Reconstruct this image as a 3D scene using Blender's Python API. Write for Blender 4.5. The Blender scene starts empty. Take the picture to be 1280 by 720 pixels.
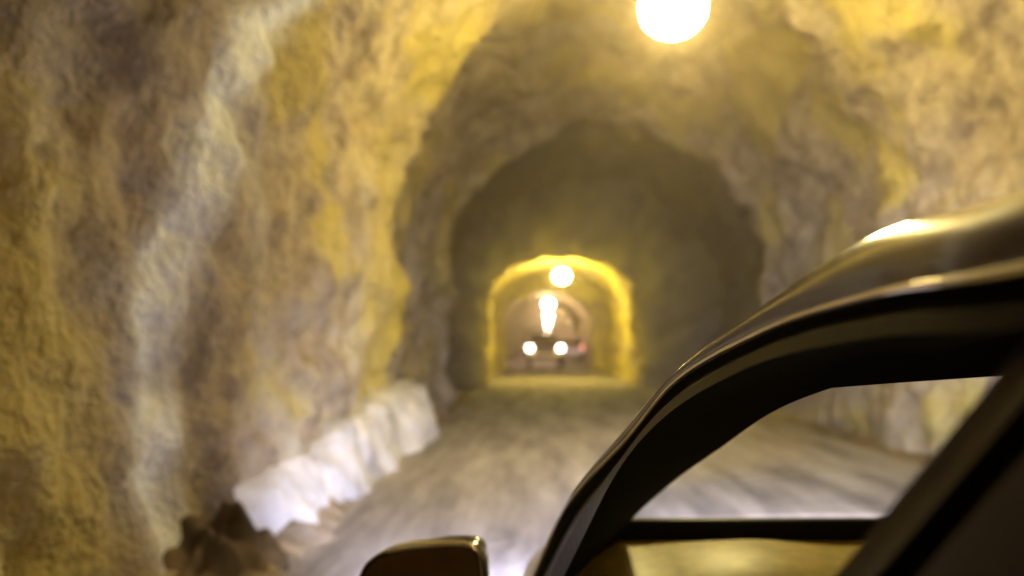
import bpy, bmesh, math, random
from mathutils import Vector, noise
random.seed(7)
D=bpy.data; C=bpy.context
# ---------------------------------------------------------------- helpers
def link(o,parent=None):
    C.scene.collection.objects.link(o)
    if parent: o.parent=parent
    return o
def mesh_obj(name,verts,faces,mat=None,parent=None,smooth=True):
    me=D.meshes.new(name); me.from_pydata([tuple(v) for v in verts],[],faces); me.update()
    if smooth:
        for p in me.polygons: p.use_smooth=True
    if mat: me.materials.append(mat)
    return link(D.objects.new(name,me),parent)
def empty(name):
    return link(D.objects.new(name,None))
def newmat(name):
    m=D.materials.new(name); m.use_nodes=True
    nt=m.node_tree; b=nt.nodes['Principled BSDF']; return m,nt,b
def simple(name,col,rough=.5,metal=0,coat=0,noise_amt=.15,scale=20,bump=0,spec=.5,bdist=.01):
    m,nt,b=newmat(name)
    n=nt.nodes.new('ShaderNodeTexNoise'); n.inputs['Scale'].default_value=scale; n.inputs['Detail'].default_value=4 if bump else 2
    tc=nt.nodes.new('ShaderNodeTexCoord'); nt.links.new(tc.outputs['Object'],n.inputs['Vector'])
    r=nt.nodes.new('ShaderNodeValToRGB')
    r.color_ramp.elements[0].position=.3; r.color_ramp.elements[1].position=.7
    r.color_ramp.elements[0].color=[c*(1-noise_amt) for c in col]+[1]
    r.color_ramp.elements[1].color=[min(1,c*(1+noise_amt)) for c in col]+[1]
    nt.links.new(n.outputs['Fac'],r.inputs['Fac']); nt.links.new(r.outputs['Color'],b.inputs['Base Color'])
    b.inputs['Roughness'].default_value=rough; b.inputs['Metallic'].default_value=metal
    b.inputs['Specular IOR Level'].default_value=spec
    b.inputs['Coat Weight'].default_value=coat; b.inputs['Coat Roughness'].default_value=.08
    if bump:
        bp=nt.nodes.new('ShaderNodeBump'); bp.inputs['Strength'].default_value=bump; bp.inputs['Distance'].default_value=bdist
        nt.links.new(n.outputs['Fac'],bp.inputs['Height']); nt.links.new(bp.outputs['Normal'],b.inputs['Normal'])
    return m
def emis(name,col,s):
    m=D.materials.new(name); m.use_nodes=True; nt=m.node_tree
    nt.nodes.remove(nt.nodes['Principled BSDF'])
    e=nt.nodes.new('ShaderNodeEmission'); e.inputs['Color'].default_value=(*col,1); e.inputs['Strength'].default_value=s
    nt.links.new(e.outputs[0],nt.nodes['Material Output'].inputs['Surface']); return m
def box(name,c,s,mat,parent=None,bev=.02,seg=3,rot=(0,0,0)):
    bm=bmesh.new(); bmesh.ops.create_cube(bm,size=1)
    bmesh.ops.scale(bm,vec=s,verts=bm.verts)
    if bev: bmesh.ops.bevel(bm,geom=bm.edges[:],offset=bev,segments=seg,affect='EDGES',profile=.5)
    me=D.meshes.new(name); bm.to_mesh(me); bm.free()
    for p in me.polygons: p.use_smooth=True
    me.materials.append(mat); o=link(D.objects.new(name,me),parent)
    o.location=c; o.rotation_euler=rot; return o
def cyl(name,c,r,d,mat,parent=None,axis='X',bev=.01,n=32):
    bm=bmesh.new(); bmesh.ops.create_cone(bm,cap_ends=True,segments=n,radius1=r,radius2=r,depth=d)
    if bev:
        ed=[e for e in bm.edges if len(e.link_faces)==2 and any(len(f.verts)>4 for f in e.link_faces)]
        bmesh.ops.bevel(bm,geom=ed,offset=bev,segments=3,affect='EDGES')
    me=D.meshes.new(name); bm.to_mesh(me); bm.free()
    for p in me.polygons: p.use_smooth=len(p.vertices)<=4
    me.materials.append(mat); o=link(D.objects.new(name,me),parent); o.location=c
    if axis=='X': o.rotation_euler=(0,math.pi/2,0)
    if axis=='Y': o.rotation_euler=(math.pi/2,0,0)
    return o
def tube(name,pts,r,mat,parent=None,cyclic=False):
    cu=D.curves.new(name,'CURVE'); cu.dimensions='3D'; cu.bevel_depth=r; cu.bevel_resolution=4; cu.resolution_u=10
    s=cu.splines.new('NURBS'); s.points.add(len(pts)-1)
    for i,p in enumerate(pts): s.points[i].co=(*p,1)
    s.order_u=3; s.use_endpoint_u=not cyclic; s.use_cyclic_u=cyclic
    cu.materials.append(mat); return link(D.objects.new(name,cu),parent)
def catmull(pts,n=8):
    P=[Vector(p) for p in pts]; P=[P[0]*2-P[1]]+P+[P[-1]*2-P[-2]]; out=[]
    for i in range(1,len(P)-2):
        a,b,c,d=P[i-1:i+3]
        for k in range(n):
            t=k/n
            out.append(.5*((2*b)+(c-a)*t+(2*a-5*b+4*c-d)*t*t+(3*b-a-3*c+d)*t**3))
    out.append(P[-2]); return out
def loft(name,curves,mat,parent,closed=False,smooth=True):
    n=len(curves[0]); v=[]; f=[]
    for c in curves: v+=list(c)
    m=len(curves); rng=range(m if closed else m-1)
    for j in rng:
        k=(j+1)%m
        for i in range(n-1): f.append((j*n+i,j*n+i+1,k*n+i+1,k*n+i))
    return mesh_obj(name,v,f,mat,parent,smooth)

# ---------------------------------------------------------------- world
w=D.worlds.new("World"); C.scene.world=w; w.use_nodes=True
nt=w.node_tree; bg=nt.nodes['Background']; sky=nt.nodes.new('ShaderNodeTexSky'); sky.sky_type='NISHITA'; sky.sun_disc=False
sky.sun_elevation=math.radians(-4); sky.sun_rotation=math.radians(180)
nt.links.new(sky.outputs[0],bg.inputs[0]); bg.inputs[1].default_value=.02

# ---------------------------------------------------------------- rock
def rock_mat():
    m,nt,b=newmat("hewn_rock"); N=nt.nodes.new; L=nt.links.new
    geo=N('ShaderNodeNewGeometry')
    def nz(scale,detail,rough):
        n=N('ShaderNodeTexNoise'); n.inputs['Scale'].default_value=scale; n.inputs['Detail'].default_value=detail
        n.inputs['Roughness'].default_value=rough
        L(geo.outputs['Position'],n.inputs['Vector']); return n
    r=N('ShaderNodeValToRGB'); cr=r.color_ramp
    for _ in range(2): cr.elements.new(.5)
    for e,(p,c) in zip(cr.elements,[(.29,(.14,.10,.075)),(.42,(.34,.27,.20)),(.55,(.46,.38,.27)),(.68,(.56,.50,.38))]): e.position=p; e.color=(*c,1)
    nn=nz(2.1,5,.78); L(nn.outputs['Fac'],r.inputs['Fac']); prev=r.outputs['Color']
    for nm,col in (('yellow_ochre',(.54,.44,.13)),('calcite',(.88,.91,1.0)),('dark_tint',(.115,.088,.065)),('yellow_tint',(.66,.54,.10))):  # last two tints paint shade and lamp light into the rock
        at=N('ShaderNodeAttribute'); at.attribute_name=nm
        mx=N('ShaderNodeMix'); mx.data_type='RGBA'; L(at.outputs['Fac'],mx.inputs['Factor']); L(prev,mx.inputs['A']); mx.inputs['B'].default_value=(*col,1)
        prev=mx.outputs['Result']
    L(prev,b.inputs['Base Color']); b.inputs['Roughness'].default_value=.9; b.inputs['Specular IOR Level'].default_value=.3
    bp=N('ShaderNodeBump'); bp.inputs['Strength'].default_value=1; bp.inputs['Distance'].default_value=.17
    L(nz(6.5,4,.7).outputs['Fac'],bp.inputs['Height']); L(bp.outputs['Normal'],b.inputs['Normal'])
    return m
ROCK=rock_mat()
KEYS=[(-24,-2.1,5.6,3.0,7.0),(4,-2.2,5.6,3,7.0),(10.5,-2.15,5.5,3,7.2),(11.8,-2.0,5.5,3.0,7.15),(12.1,-2.05,5.5,3,7.2),(12.7,-2.35,5.7,3,7.2),
 (17.2,-2.2,5.4,3,6.6),(17.8,-1.9,5.25,3,6.3),(18.1,-1.95,5.3,3,6.35),(18.8,-2.5,5.9,3,6.8),(25.2,-2.7,5.9,3,6.6),(25.65,-1.65,3.55,2.9,4.45),(25.9,-1.5,3.40,2.9,4.3),
 (27.5,-1.7,3.6,2.8,4.6),(37.0,-1.7,3.55,2.8,4.6),(38.2,-1.30,2.85,2.4,3.9),(39.5,-1.75,3.5,2.6,4.6),(60,-1.8,3.6,2.5,4.6),(61,-1.5,3.4,2.5,4.3),(62,-1.8,3.6,2.5,4.6),(180,-1.9,3.6,2.5,4.6)]
def prof(y):
    for a,b in zip(KEYS,KEYS[1:]):
        if a[0]<=y<=b[0]:
            t=(y-a[0])/(b[0]-a[0]); t=t*t*(3-2*t)
            return [a[i]+(b[i]-a[i])*t for i in range(1,5)]
    return KEYS[-1][1:]
ys=[]; y=-24
while y<180:
    ys.append(y)
    if y<-2: y+=.5
    elif y<20: y+=.085
    elif y<25.1: y+=.15
    elif y<27: y+=.05
    elif y<40: y+=.15
    else: y+=.7
M=210; V=[];F=[];cal=[];dark_tint=[];ytint=[];yel=[]
def sm(a,b,x):
    t=max(0,min(1,(x-a)/(b-a))); return t*t*(3-2*t)
for y in ys:
    xl,xr,zs,H=prof(y); cx=(xl+xr)/2; a=(xr-xl)/2
    wl=zs+.4; arc=math.pi/2*(a+H-zs); tot=2*wl+arc
    for j in range(M):
        s=tot*j/(M-1)
        if s<wl: x=xl; z=-.4+s; n=Vector((-1,0,0))
        elif s>tot-wl: x=xr; z=-.4+(tot-s); n=Vector((1,0,0))
        else:
            th=math.pi*(s-wl)/arc; x=cx-a*math.cos(th); z=zs+(H-zs)*math.sin(th); n=Vector((x-cx,0,(z-zs)*1.0)).normalized()
        p=Vector((x,y,z))
        amp=1 if y<18.5 else (.9 if y<25.1 else .85)
        q=p*.55
        d=.26*noise.fractal(q,1,2,3)+.12*noise.noise(p*1.6+Vector((5,2,9)))+.12*(abs(noise.noise(p*2.7))-.25)
        vd=noise.voronoi(p*1.3)[0]; d+=.20*(vd[1]-vd[0]-.25)
        vd=noise.voronoi(p*3.1)[0]; d+=.07*(vd[1]-vd[0]-.2)
        d+=.05*noise.noise(p*6)+.025*noise.noise(p*13)
        if y>25: d=max(d,-.14) if s<wl or s>tot-wl else d
        p=p+n*d*amp
        if y>11: p.y+=.8*noise.fractal(Vector((x*.7,11,z*.7)),1,2,4)*sm(11,12,y)*(1-sm(45,60,y))
        V.append(p)
        yel.append(.8*sm(.0,.42,noise.fractal(Vector((x,y,z))*.6+Vector((9,4,2)),1,2,5)))
        c=0; dk=0
        if x<cx:
            zz=max(0,z-1.7)
            yc=4.78+.14*noise.noise(Vector((0,0,z*1.1)))*2+.46*zz+.06*zz*zz
            g=(y-yc)/(.30+.12*noise.noise(Vector((3,1,z*1.5))))
            c=1.25*math.exp(-g*g)*(1-.35*sm(3.8,6,z))
            c*=.92+.3*noise.noise(Vector((x,y,z))*3)
            c=max(0,min(1,c)); dk=.30*(math.exp(-(g/4)**2))*(1-c)
            c=max(c,.2*sm(.2,.6,noise.noise(Vector((y*.9,7,z*.35)))))
        cal.append(c)
        so=.80*sm(18.2,18.8,y)*(1-sm(25.5,25.9,y))  # unlit look of the middle section painted into the rock colour
        so=max(so,.42*sm(12.2,12.8,y)*(1-sm(26,26.1,y)),dk)  # shade behind the ribs painted in, plus darker rock beside the streak
        so=max(so,.2*sm(38.6,39.2,y))  # dimmer far section, its shade painted into the rock
        # hollow's shade painted low on the wall behind the ledge's near end
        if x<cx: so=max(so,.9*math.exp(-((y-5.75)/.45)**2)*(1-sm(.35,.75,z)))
        if x<cx: so=max(so,.95*(1-sm(3.2,5.6,y+.3*noise.noise(p)))*sm(2.3,3.6,z)*(1-c))  # darker tone high on the near left wall
        dark_tint.append(so)
        ytint.append(max(max(0,min(1,.62+.9*noise.noise(p*1.5)))*sm(25.3,25.7,y)*(1-sm(38.5,38.9,y)), .5*sm(8.5,10.8,y+.8*noise.noise(p*.8))*(1-sm(12.0,12.4,y))*(x<cx)*(1-.6*sm(3.5,5,z)), (x<cx)*.5*(1-sm(3.5,4.5,y))*(1-sm(2.2,3,z))))  # lamplight painted as yellow on the portal section; left wall tinted too
for i in range(len(ys)-1):
    for j in range(M-1):
        a=i*M+j; F.append((a,a+1,a+M+1,a+M))
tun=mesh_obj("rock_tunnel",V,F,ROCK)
for nm,arr in(('calcite',cal),('dark_tint',dark_tint),('yellow_tint',ytint),('yellow_ochre',yel)):
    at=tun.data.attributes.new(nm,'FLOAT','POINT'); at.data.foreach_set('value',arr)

# ---------------------------------------------------------------- ground and road
def road_mat():
    m,nt,b=newmat("dusty_asphalt"); N=nt.nodes.new; L=nt.links.new
    geo=N('ShaderNodeNewGeometry')
    mp=N('ShaderNodeMapping'); mp.inputs['Scale'].default_value=(1.9,.28,1); L(geo.outputs['Position'],mp.inputs['Vector'])
    n=N('ShaderNodeTexNoise'); n.inputs['Scale'].default_value=1.3; n.inputs['Detail'].default_value=5; n.inputs['Roughness'].default_value=.65; L(mp.outputs[0],n.inputs['Vector'])
    r=N('ShaderNodeValToRGB'); cr=r.color_ramp
    cr.elements[0].position=.34; cr.elements[0].color=(.14,.125,.14,1); cr.elements[1].position=.66; cr.elements[1].color=(.40,.37,.39,1)
    L(n.outputs['Fac'],r.inputs['Fac']); L(r.outputs['Color'],b.inputs['Base Color'])
    n2=N('ShaderNodeTexNoise'); n2.inputs['Scale'].default_value=9; n2.inputs['Detail'].default_value=4; L(geo.outputs['Position'],n2.inputs['Vector'])
    bp=N('ShaderNodeBump'); bp.inputs['Strength'].default_value=.7; bp.inputs['Distance'].default_value=.035
    L(n2.outputs['Fac'],bp.inputs['Height']); L(bp.outputs['Normal'],b.inputs['Normal'])
    b.inputs['Roughness'].default_value=.8; b.inputs['Specular IOR Level'].default_value=.25; return m
GRAV=simple("gravel",(.26,.21,.165),.95,scale=3,noise_amt=.6,bump=1,spec=.2,bdist=.04)
mesh_obj("ground",[(-400,-400,-.06),(400,-400,-.06),(400,600,-.06),(-400,600,-.06)],[(0,1,2,3)],GRAV)
rv=[];rf=[]; yy=[-24+i*.4 for i in range(510)]; xs=[-1.75,-1.4,-.6,.3,1.2,2.1,3.0,3.9,4.8]
for y in yy:
    for x in xs:
        e=.05*noise.noise(Vector((x,y*.7,0))) if x in(xs[0],xs[-1]) else 0
        rv.append((x+e*3,y,.03-.004*(x-1.5)**2+.008*noise.noise(Vector((x*.8,y*.5,3)))))
for i in range(len(yy)-1):
    for j in range(len(xs)-1):
        a=i*len(xs)+j; rf.append((a,a+1,a+1+len(xs),a+len(xs)))
mesh_obj("road",rv,rf,road_mat())
gv=[];gf=[]; ny=420; nx=22
for i in range(ny):
    y=-3+i*.05
    for j in range(nx):
        t=j/(nx-1); x=-2.9+(1.5-.3*sm(5.5,9,y))*t+.1*noise.noise(Vector((y*.8,0,0)))*t
        z=.13*noise.fractal(Vector((x*2.5,y*2.5,0)),1,2,4)+.07+.12*(1-t) - .20*sm(.75,1,t)
        gv.append((x,y,z))
for i in range(ny-1):
    for j in range(nx-1):
        a=i*nx+j; gf.append((a,a+1,a+1+nx,a+nx))
mesh_obj("gravel_verge",gv,gf,GRAV)
CONC=simple("pale_concrete",(.56,.55,.61),.9,scale=1.6,noise_amt=.35,bump=1.0,spec=.2,bdist=.05)
lv=[];lf=[]; npf=34; nL=170
for i in range(nL):
    t=i/(nL-1); y=5.0+8.4*t; xf=-1.84+.33*t
    hh=(.42+.40*sm(0,.8,t))*sm(-.02,.20,t)+.07*noise.noise(Vector((y*1.1,0,0)))
    for j in range(npf):
        s=j/(npf-1)
        if s<.6: u=s/.6; o=.24*u+.18*u*u; z=-.08+(hh+.08)*math.sin(u*math.pi/2)**.9
        else: u=(s-.6)/.4; o=.42+.7*u; z=hh+.10*u
        p=Vector((xf-o,y,z)); d=.15*noise.fractal(p*1.0,1,2,4)+.02*noise.noise(p*6)
        vd=noise.voronoi(p*1.3)[0]; d+=.06*(vd[1]-vd[0]-.2)
        lv.append((p.x+d,p.y,p.z+d*.6*(z>.1)))
for i in range(nL-1):
    for j in range(npf-1):
        a=i*npf+j; lf.append((a,a+1,a+npf+1,a+npf))
k1=len(lv); lv.append((-2.4,13.4,-.1)); lf.append(tuple((nL-1)*npf+k for k in range(npf))+(k1,))
mesh_obj("concrete_ledge",lv,lf,CONC)
HOLLOW=simple("hollow_dark",(.10,.072,.05),.95,scale=3,noise_amt=.7,bump=1,spec=.12,bdist=.06)  # dark colour carries the shade of the hollow
# dark mound added in place of the ledge end's shaded hollow: one relief patch fading into the verge
bv=[];bf=[];nb=46
for i in range(nb):
    for j in range(nb):
        u=i/(nb-1)*2-1; v=j/(nb-1)*2-1; x=-2.08+.48*u; y=5.15+.75*v
        e=max(0,1-(u*u+v*v)); vd=noise.voronoi(Vector((x*3.2,y*3.2,1)))[0]
        h=.42*e**.7*(.45+.8*(vd[1]-vd[0]))+.10*noise.fractal(Vector((x*4,y*4,0)),1,2,4)*e
        bv.append((x+.05*noise.noise(Vector((x*5,y*5,4))),y,h+.12*e-.05+.06*(x<-2.0)-.1*(1-min(1,e*5))))
for i in range(nb-1):
    for j in range(nb-1):
        a=i*nb+j; bf.append((a,a+nb,a+nb+1,a+1))
mesh_obj("hollow_mound",bv,bf,HOLLOW)

# ---------------------------------------------------------------- lamps
LAMP=emis("sodium_glow",(1,.79,.30),200); IRON=simple("galvanised_iron",(.25,.24,.22),.5,.7)
def lamp(x,y,z,r,ceil,mat=LAMP):
    e=empty("tunnel_lamp"); e.location=(x,y,z)
    bm=bmesh.new(); bmesh.ops.create_uvsphere(bm,u_segments=16,v_segments=10,radius=r)
    bmesh.ops.scale(bm,vec=(1,1,.86),verts=bm.verts)
    me=D.meshes.new("globe"); bm.to_mesh(me); bm.free()
    for p in me.polygons:p.use_smooth=True
    me.materials.append(mat); link(D.objects.new("globe",me),e)
    cyl("cap",(0,0,r*.95),r*.55,r*.3,IRON,e,'Z')
    cyl("stem",(0,0,(ceil-z)/2+r),.03,(ceil-z),IRON,e,'Z',bev=0)
lamp(1.62,9.15,5.36,.38,6.9)
lamp(1.12,30,3.95,.29,4.9,emis("sodium_glow_mid",(1,.79,.18),300))
LAMPF=emis("sodium_glow_far",(1,.68,.42),190)
for y in (52,76,104,140): lamp(.020*y+.03,y,1.55+2.35,.33,4.8,LAMPF)
lamp(1.6,-7,5.3,.38,6.9,emis("added_rear_glow",(1,.64,.24),95))  # unseen lamp added behind the camera to light the near wall
hz=D.materials.new("halo_haze"); hz.use_nodes=True; nt=hz.node_tree; nt.nodes.remove(nt.nodes['Principled BSDF'])
vs=nt.nodes.new('ShaderNodeVolumeScatter'); vs.inputs['Density'].default_value=.0065; vs.inputs['Anisotropy'].default_value=.82; vs.inputs['Color'].default_value=(1,.82,.58,1)
nt.links.new(vs.outputs[0],nt.nodes['Material Output'].inputs['Volume'])
box("halo_haze",(1.7,68,3.6),(10,180,8.6),hz,None,0)  # thin scatter volume added to give the lamps a halo

# ---------------------------------------------------------------- own car
PAINT=simple("bronze_paint",(.035,.02,.012),.2,.35,1.0,.1,60)
BLK=simple("black_rubber",(.002,.002,.004),.4,spec=.10); TRIM=simple("dark_trim",(.002,.002,.005),.8,spec=.03)
PURP=simple("pillar_trim",(.026,.012,.036),.4,0,.06,spec=.2)
CHR=simple("chrome",(.8,.75,.66),.12,1.0); DASH=simple("dash_reflection",(.70,.54,.10),.45)  # reflected lamp glow painted into the dashboard's yellow base colour
GL,nt,b=newmat("clear_glass"); nt.nodes.remove(b)
tr=nt.nodes.new('ShaderNodeBsdfTransparent'); tr.inputs[0].default_value=(.95,.98,.98,1); gs=nt.nodes.new('ShaderNodeBsdfGlossy'); gs.inputs['Roughness'].default_value=.03
fr=nt.nodes.new('ShaderNodeFresnel'); fr.inputs[0].default_value=1.35; mxs=nt.nodes.new('ShaderNodeMixShader')
nt.links.new(fr.outputs[0],mxs.inputs[0]); nt.links.new(tr.outputs[0],mxs.inputs[1]); nt.links.new(gs.outputs[0],mxs.inputs[2])
nt.links.new(mxs.outputs[0],nt.nodes['Material Output'].inputs['Surface'])
TINT=simple("tinted_glass",(.014,.006,.022),.25,spec=.25)
car=empty("car")
CX=.85
O=[(.32,-.3,1.665),(.30,.12,1.66),(.26,.42,1.63),(.25,.60,1.625),(.22,.83,1.571),(.19,1.02,1.509),(.15,1.2,1.423),(.08,1.45,1.266),(.01,1.8,1.016),(-.0,2.0,.93)]
R=[(.28,-.3,1.60),(.265,.10,1.60),(.235,.385,1.585),(.235,.54,1.582),(.22,.745,1.56),(.185,1.0,1.50),(.145,1.18,1.405),(.07,1.45,1.25),(.0,1.8,1.0),(-.015,2.0,.90)]
Fm=[(.26,-.3,1.565),(.25,.08,1.565),(.22,.37,1.555),(.215,.53,1.55),(.195,.72,1.525),(.16,.95,1.46),(.12,1.12,1.365),(.075,1.33,1.2),(.03,1.62,1.0),(.0,1.8,.90)]
W=[(.40,-.3,1.57),(.40,.1,1.57),(.42,.5,1.57),(.42,.7,1.555),(.40,.93,1.51),(.335,1.08,1.457),(.32,1.355,1.366),(.285,1.65,1.25),(.25,2.03,1.085),(.25,2.1,1.0)]
mir=lambda c:[Vector((2*CX-p[0],p[1],p[2])) for p in c]
cO,cR,cF,cW=[catmull(c,8) for c in (O,R,Fm,W)]
def bulge(A,B,t,amt): 
    return [a.lerp(b,t)+Vector((-amt,0,amt*.5)) for a,b in zip(A,B)]
for side,f in(("left",lambda c:c),("right",mir)):
    shoulder=[cO,bulge(cO,cR,.3,.006),bulge(cO,cR,.65,.008),cR]
    loft(side+"_roof_rail",[f(c) for c in shoulder],PAINT,car)
    cR2=[p+Vector((.012,0,-.006)) for p in cR]; cM=[a.lerp(b_,.55)+Vector((-.008,0,0)) for a,b_ in zip(cR2,cF)]
    loft(side+"_door_frame",[f(c) for c in (cR,cR2,cM,cF)],BLK,car,smooth=False)
    loft(side+"_pillar_lining",[f(c) for c in (cF,[a.lerp(b_,.5)+Vector((0,0,.01)) for a,b_ in zip(cF,cW)],cW)],TRIM,car)
    tube(side+"_drip_rail",[tuple(p) for p in f([p+Vector((-.004,0,-.002)) for p in cR])][6:],.0035,CHR,car)
    loft(side+"_pillar_outer",[f(c) for c in ([p+Vector((.004,0,-.003)) for p in cO],[p+Vector((0,0.015,.02)) for p in cW])],PAINT,car)
roof=[]
for s in range(13):
    t=s/12; roof.append([ (cO[i].lerp(Vector((2*CX-cO[i].x,cO[i].y,cO[i].z)),t)+Vector((0,0,.035*math.sin(math.pi*t)))) for i in range(0,37)])
loft("roof",roof,PAINT,car)
loft("headliner",[[Vector((p.x,p.y,p.z-.05-(.0 if p.y<.6 else .03*(p.y-.6)))) for p in c] for c in roof[1:-1]],TRIM,car)
loft("rear_roof",[[Vector((.32+1.06*t,y,1.665-(.03*((y+.3)/-2.0)**2)*1.2+.035*math.sin(math.pi*t))) for y in (-.3,-.8,-1.3,-1.8,-2.1)] for t in [i/8 for i in range(9)]],PAINT,car)
hd=[Vector((.38+.94*i/20,.95+.06*math.sin(math.pi*i/20),1.512+.012*math.sin(math.pi*i/20))) for i in range(21)]
loft("windscreen_header",[[p+Vector((0,-.10,.03)) for p in hd],hd,[p+Vector((0,.015,.035)) for p in hd]],TRIM,car)
gt=[]
wl=[p for p in cW[32:65]]
for s in range(11):
    t=s/10; gt.append([p.lerp(Vector((2*CX-p.x,p.y,p.z)),t)+Vector((0,.012+.06*math.sin(math.pi*t),.008)) for p in wl])
loft("windscreen",gt,GL,car)
box("windscreen_base",(CX,2.07,1.052),(1.25,.05,.068),BLK,car,.015)
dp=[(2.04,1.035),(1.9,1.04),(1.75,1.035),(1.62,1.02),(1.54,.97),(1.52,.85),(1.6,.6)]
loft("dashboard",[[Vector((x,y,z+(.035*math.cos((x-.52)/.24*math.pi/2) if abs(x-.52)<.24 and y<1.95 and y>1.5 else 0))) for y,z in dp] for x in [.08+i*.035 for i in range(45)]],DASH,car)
sw=[(.45+.18*math.cos(a),1.36-.08*math.sin(a),.92+.17*math.sin(a)) for a in [i*math.pi/8 for i in range(16)]]
tube("steering_wheel",sw,.014,BLK,car,True)
box("steering_hub",(.45,1.40,.9),(.14,.08,.1),BLK,car,.03); box("steering_spoke",(.45,1.37,.91),(.34,.02,.03),BLK,car,.008)
for x in (.45,1.25):
    box("seat_base",(x,.75,.55),(.5,.52,.16),TRIM,car,.05); box("seat_back",(x,.42,.85),(.48,.14,.6),TRIM,car,.05,rot=(-.2,0,0)); box("headrest",(x+.05,.33,1.24),(.22,.09,.16),TRIM,car,.04)
def sidex(z): return .25-.467*(1.6-z)
for side,sg in(("left",0),("right",1)):
    zs_=[.98,1.1,1.2,1.3,1.417,1.5,1.57]
    def yb(z): return .45+(1.417-z)*.55
    def mk(off,dx): 
        L_=[Vector((sidex(z)+dx+.003,yb(z)+off,z)) for z in zs_]
        return mir(L_) if sg else L_
    loft(side+"_centre_pillar",[mk(-.005,.05),mk(0,.01),mk(-.006,.0),mk(-.045,-.003)],PURP,car)
    loft(side+"_pillar_seal",[mk(-.045,-.003),mk(-.05,.008),mk(-.064,.008),mk(-.07,-.001)],BLK,car,smooth=False)
    loft(side+"_pillar_rear",[mk(-.07,-.001),mk(-.11,-.002),mk(-.16,.0)],PURP,car)
    q=[[Vector((sidex(z)+.01,y,z)) for z in zs_] for y in(.6,.3,0,-.5,-1.0,-1.5,-2.05)]
    q[0]=[Vector((sidex(z)+.01,yb(z)-.15,z)) for z in zs_]; q[1]=[Vector((sidex(z)+.01,yb(z)-.35,z)) for z in zs_]
    q[2]=[Vector((sidex(z)+.01,-.1,z)) for z in zs_]
    loft(side+"_rear_glass",[mir(c) if sg else c for c in q],TINT,car)
def belt(y):
    pts=[(-2.5,.92),(-2.1,.98),(1.7,.97),(2.1,.95),(2.7,.87),(3.15,.76),(3.35,.62)]
    for a,b_ in zip(pts,pts[1:]):
        if a[0]<=y<=b_[0]: return a[1]+(b_[1]-a[1])*(y-a[0])/(b_[0]-a[0])
    return pts[0][1] if y<0 else pts[-1][1]
st=[-2.5,-2.4,-2.1,-1.5,-1,-.4,.2,.8,1.4,1.8,2.1,2.4,2.7,2.95,3.15,3.28,3.35]
sec=[]
for y in st:
    nar=.10*sm(2.2,3.35,y) if y>0 else .12*(1-sm(-2.5,-2.0,y))
    bz=belt(y); xl=-.05+nar
    half=[(xl+.10,.28),(xl+.01,.33),(xl-.01,.5),(xl-.015,.7),(xl+.005,bz-.09),(xl+.03,bz-.03),(xl+.09,bz)]
    if y>1.95: half+=[(xl+.3,bz+.02),(xl+.6,bz+.035)]
    ring=[Vector((x,y,z)) for x,z in half]; ring+= [Vector((2*CX-x,y,z)) for x,z in reversed(half)]
    sec.append((y,ring))
ss=[r for y,r in sec if y>=1.95]; loft("bonnet",ss,PAINT,car)
ss=[r for y,r in sec if y<1.95]+[sec[10][1][:7]+sec[10][1][-7:]]
loft("left_body_side",[r[:7] for r in ss],PAINT,car); loft("right_body_side",[r[7:] for r in ss],PAINT,car)
mesh_obj("floor_pan",[(0,-2.4,.3),(1.7,-2.4,.3),(1.7,3.2,.3),(0,3.2,.3)],[(0,1,2,3)],BLK,car)
mesh_obj("front_end",sec[-1][1],[tuple(range(len(sec[-1][1])))],BLK,car)
mesh_obj("tailgate",sec[0][1],[tuple(range(len(sec[0][1])))],PAINT,car)
mesh_obj("rear_screen",[(.1,-2.4,.95),(1.6,-2.4,.95),(1.38,-2.1,1.64),(.32,-2.1,1.64)],[(0,1,2,3)],TINT,car)
for x in(-.02,1.72):
    for y in(-1.65,2.55):
        cyl("tyre",(x,y,.34),.34,.22,BLK,car,'X',.04); cyl("wheel_rim",(x+(-.012 if x<1 else .012),y,.34),.21,.22,CHR,car,'X',.02)
HL=emis("headlight_lens",(.9,.93,1),6)
for x,az,en in((.2,6,1900),(1.5,-16,5200)): 
    box("headlight",(x,3.33,.62),(.26,.08,.13),HL,car,.03)
    l=D.lights.new("headlight_beam",'SPOT'); l.energy=en; l.color=(.76,.78,1); l.spot_size=math.radians(88); l.spot_blend=1; l.shadow_soft_size=.06
    o=link(D.objects.new("headlight_beam",l),car); o.location=(x,3.45,.66); o.rotation_euler=(math.radians(90-11),0,math.radians(az))
mp=empty("door_mirror"); mp.parent=car; mp.location=(-.225,1.62,1.045); mp.rotation_euler=(0,math.radians(-3),math.radians(-8))
outl=catmull([(-.136,0,-.06),(-.132,0,.0),(-.11,0,.055),(-.06,0,.082),(.02,0,.092),(.09,0,.095),(.125,0,.085),(.135,0,.05),(.132,0,-.03),(.12,0,-.085),(.06,0,-.1),(-.06,0,-.098),(-.115,0,-.09),(-.136,0,-.06)],5)
def sc(k,y,dx=0): return [Vector((p.x*k+dx,y,p.z*k)) for p in outl]
loft("housing",[sc(.93,-.022),sc(.97,-.027),sc(1,-.018),sc(1.01,.02),sc(.97,.06),sc(.85,.095),sc(.6,.12),sc(.2,.13),sc(.0,.13)],PAINT,mp)
loft("mirror_glass",[sc(.92,-.021),sc(.5,-.021),sc(.0,-.021)],simple("mirror_silver",(.16,.11,.06),.12,1.0),mp)
tube("housing_trim",[tuple(p) for p in sc(.985,-.026)][15:40],.003,CHR,mp)
box("stalk",(.16,.03,-.06),(.14,.05,.05),BLK,mp,.02)

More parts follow.
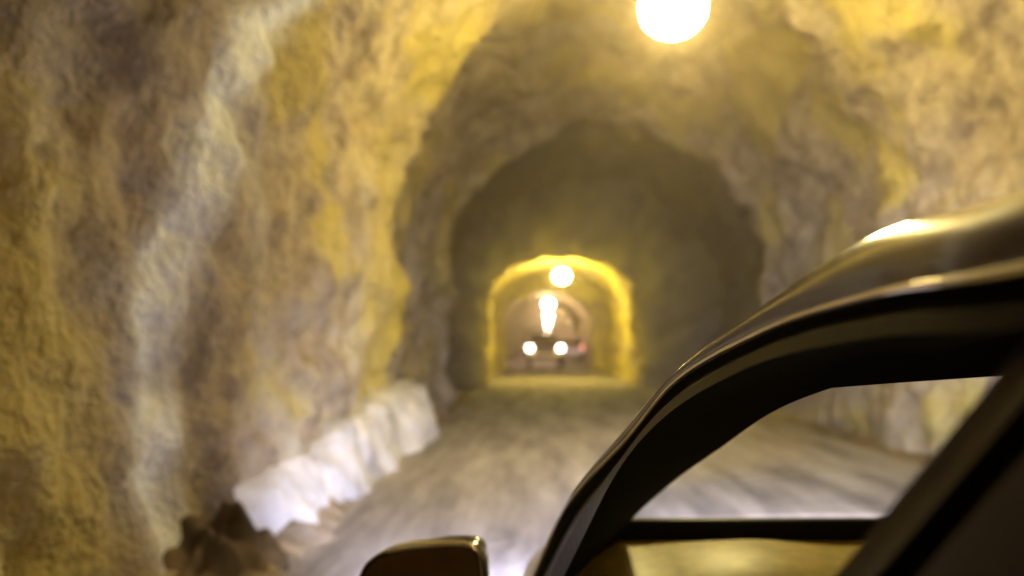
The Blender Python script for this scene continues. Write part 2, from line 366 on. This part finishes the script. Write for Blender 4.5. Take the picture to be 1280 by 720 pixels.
# ---------------------------------------------------------------- distant cars
def small_car(loc,rotz,paint,front,rear):
    e=empty("car"); 
    P=[(-2.2,.45),(-2.2,.95),(-2.1,1.05),(-1.9,1.65),(-1.2,1.78),(.1,1.76),(.85,1.15),(1.9,1.0),(2.15,.85),(2.2,.45)]
    Q=[]
    for w_ in(-1,1):
        for y,z in P:
            x=.92 if z<1.2 else .74
            if abs(y)>2.0: x-=.08
            Q.append(Vector((w_*x,y,z)))
    n_=len(P); f=[tuple(range(n_)),tuple(range(2*n_-1,n_-1,-1))]+[(i,i+n_,(i+1)%n_+n_,(i+1)%n_) for i in range(n_)]
    o=mesh_obj("body",Q,f,paint,e,False); bv=o.modifiers.new("b",'BEVEL'); bv.width=.07; bv.segments=3
    mesh_obj("windscreen",[(-.66,.20,1.72),(.66,.20,1.72),(.78,.87,1.18),(-.78,.87,1.18)],[(0,1,2,3)],TINT,e)
    mesh_obj("rear_screen",[(-.66,-1.94,1.6),(.66,-1.94,1.6),(.78,-2.13,1.1),(-.78,-2.13,1.1)],[(0,1,2,3)],TINT,e)
    for x in(-.84,.84):
        for y in(-1.4,1.4): cyl("tyre",(x,y,.36),.36,.24,BLK,e,'X',.04)
        box("headlight",(x*.92,2.2,.98),(.30,.08,.26),front,e,.04)
        box("fog_light",(x*.8,2.23,.52),(.24,.05,.14),FOG if front is HLO else BLK,e,.02)
        box("tail_light",(x*.92,-2.2,.98),(.16,.08,.34),rear,e,.03)
        box("side_mirror",(x*1.2,.7,1.2),(.2,.1,.15),BLK,e,.03)
    box("grille",(0,2.21,.8),(.9,.06,.22),BLK,e,.02); box("bumper",(0,2.22,.5),(1.75,.12,.2),BLK,e,.04)
    box("number_plate",(0,-2.22,.75),(.5,.03,.12),simple("plate",(.7,.7,.65)),e,.005)
    e.location=loc; e.rotation_euler=(0,0,rotz); return e
HLO=emis("oncoming_headlight",(1,.66,.5),26); FOG=emis("fog_lamp",(1,.55,.45),8); OFF=simple("lens_off",(.3,.3,.3),.1); TL=emis("tail_lamp",(1,.3,.2),3); TLO=simple("tail_off",(.25,.02,.02),.2)
small_car((.66,42,.17),math.pi,simple("grey_paint",(.42,.34,.36),.3,.3,1),HLO,TLO)
small_car((2.45,53,.12),0,simple("silver_paint",(.55,.40,.42),.3,.3,1),OFF,TL)

# ---------------------------------------------------------------- camera
cam=D.cameras.new("camera"); co=link(D.objects.new("camera",cam)); co.location=(0,0,1.55); co.rotation_euler=(math.pi/2,0,0)
cam.lens=28; cam.sensor_width=36; cam.shift_x=-25/1280; cam.shift_y=65/1280; cam.clip_start=.02; cam.clip_end=1500
cam.dof.use_dof=True; cam.dof.focus_distance=.95; cam.dof.aperture_fstop=2.4
C.scene.camera=co
C.scene.view_settings.view_transform='Standard'; C.scene.view_settings.look='None'; C.scene.view_settings.exposure=0
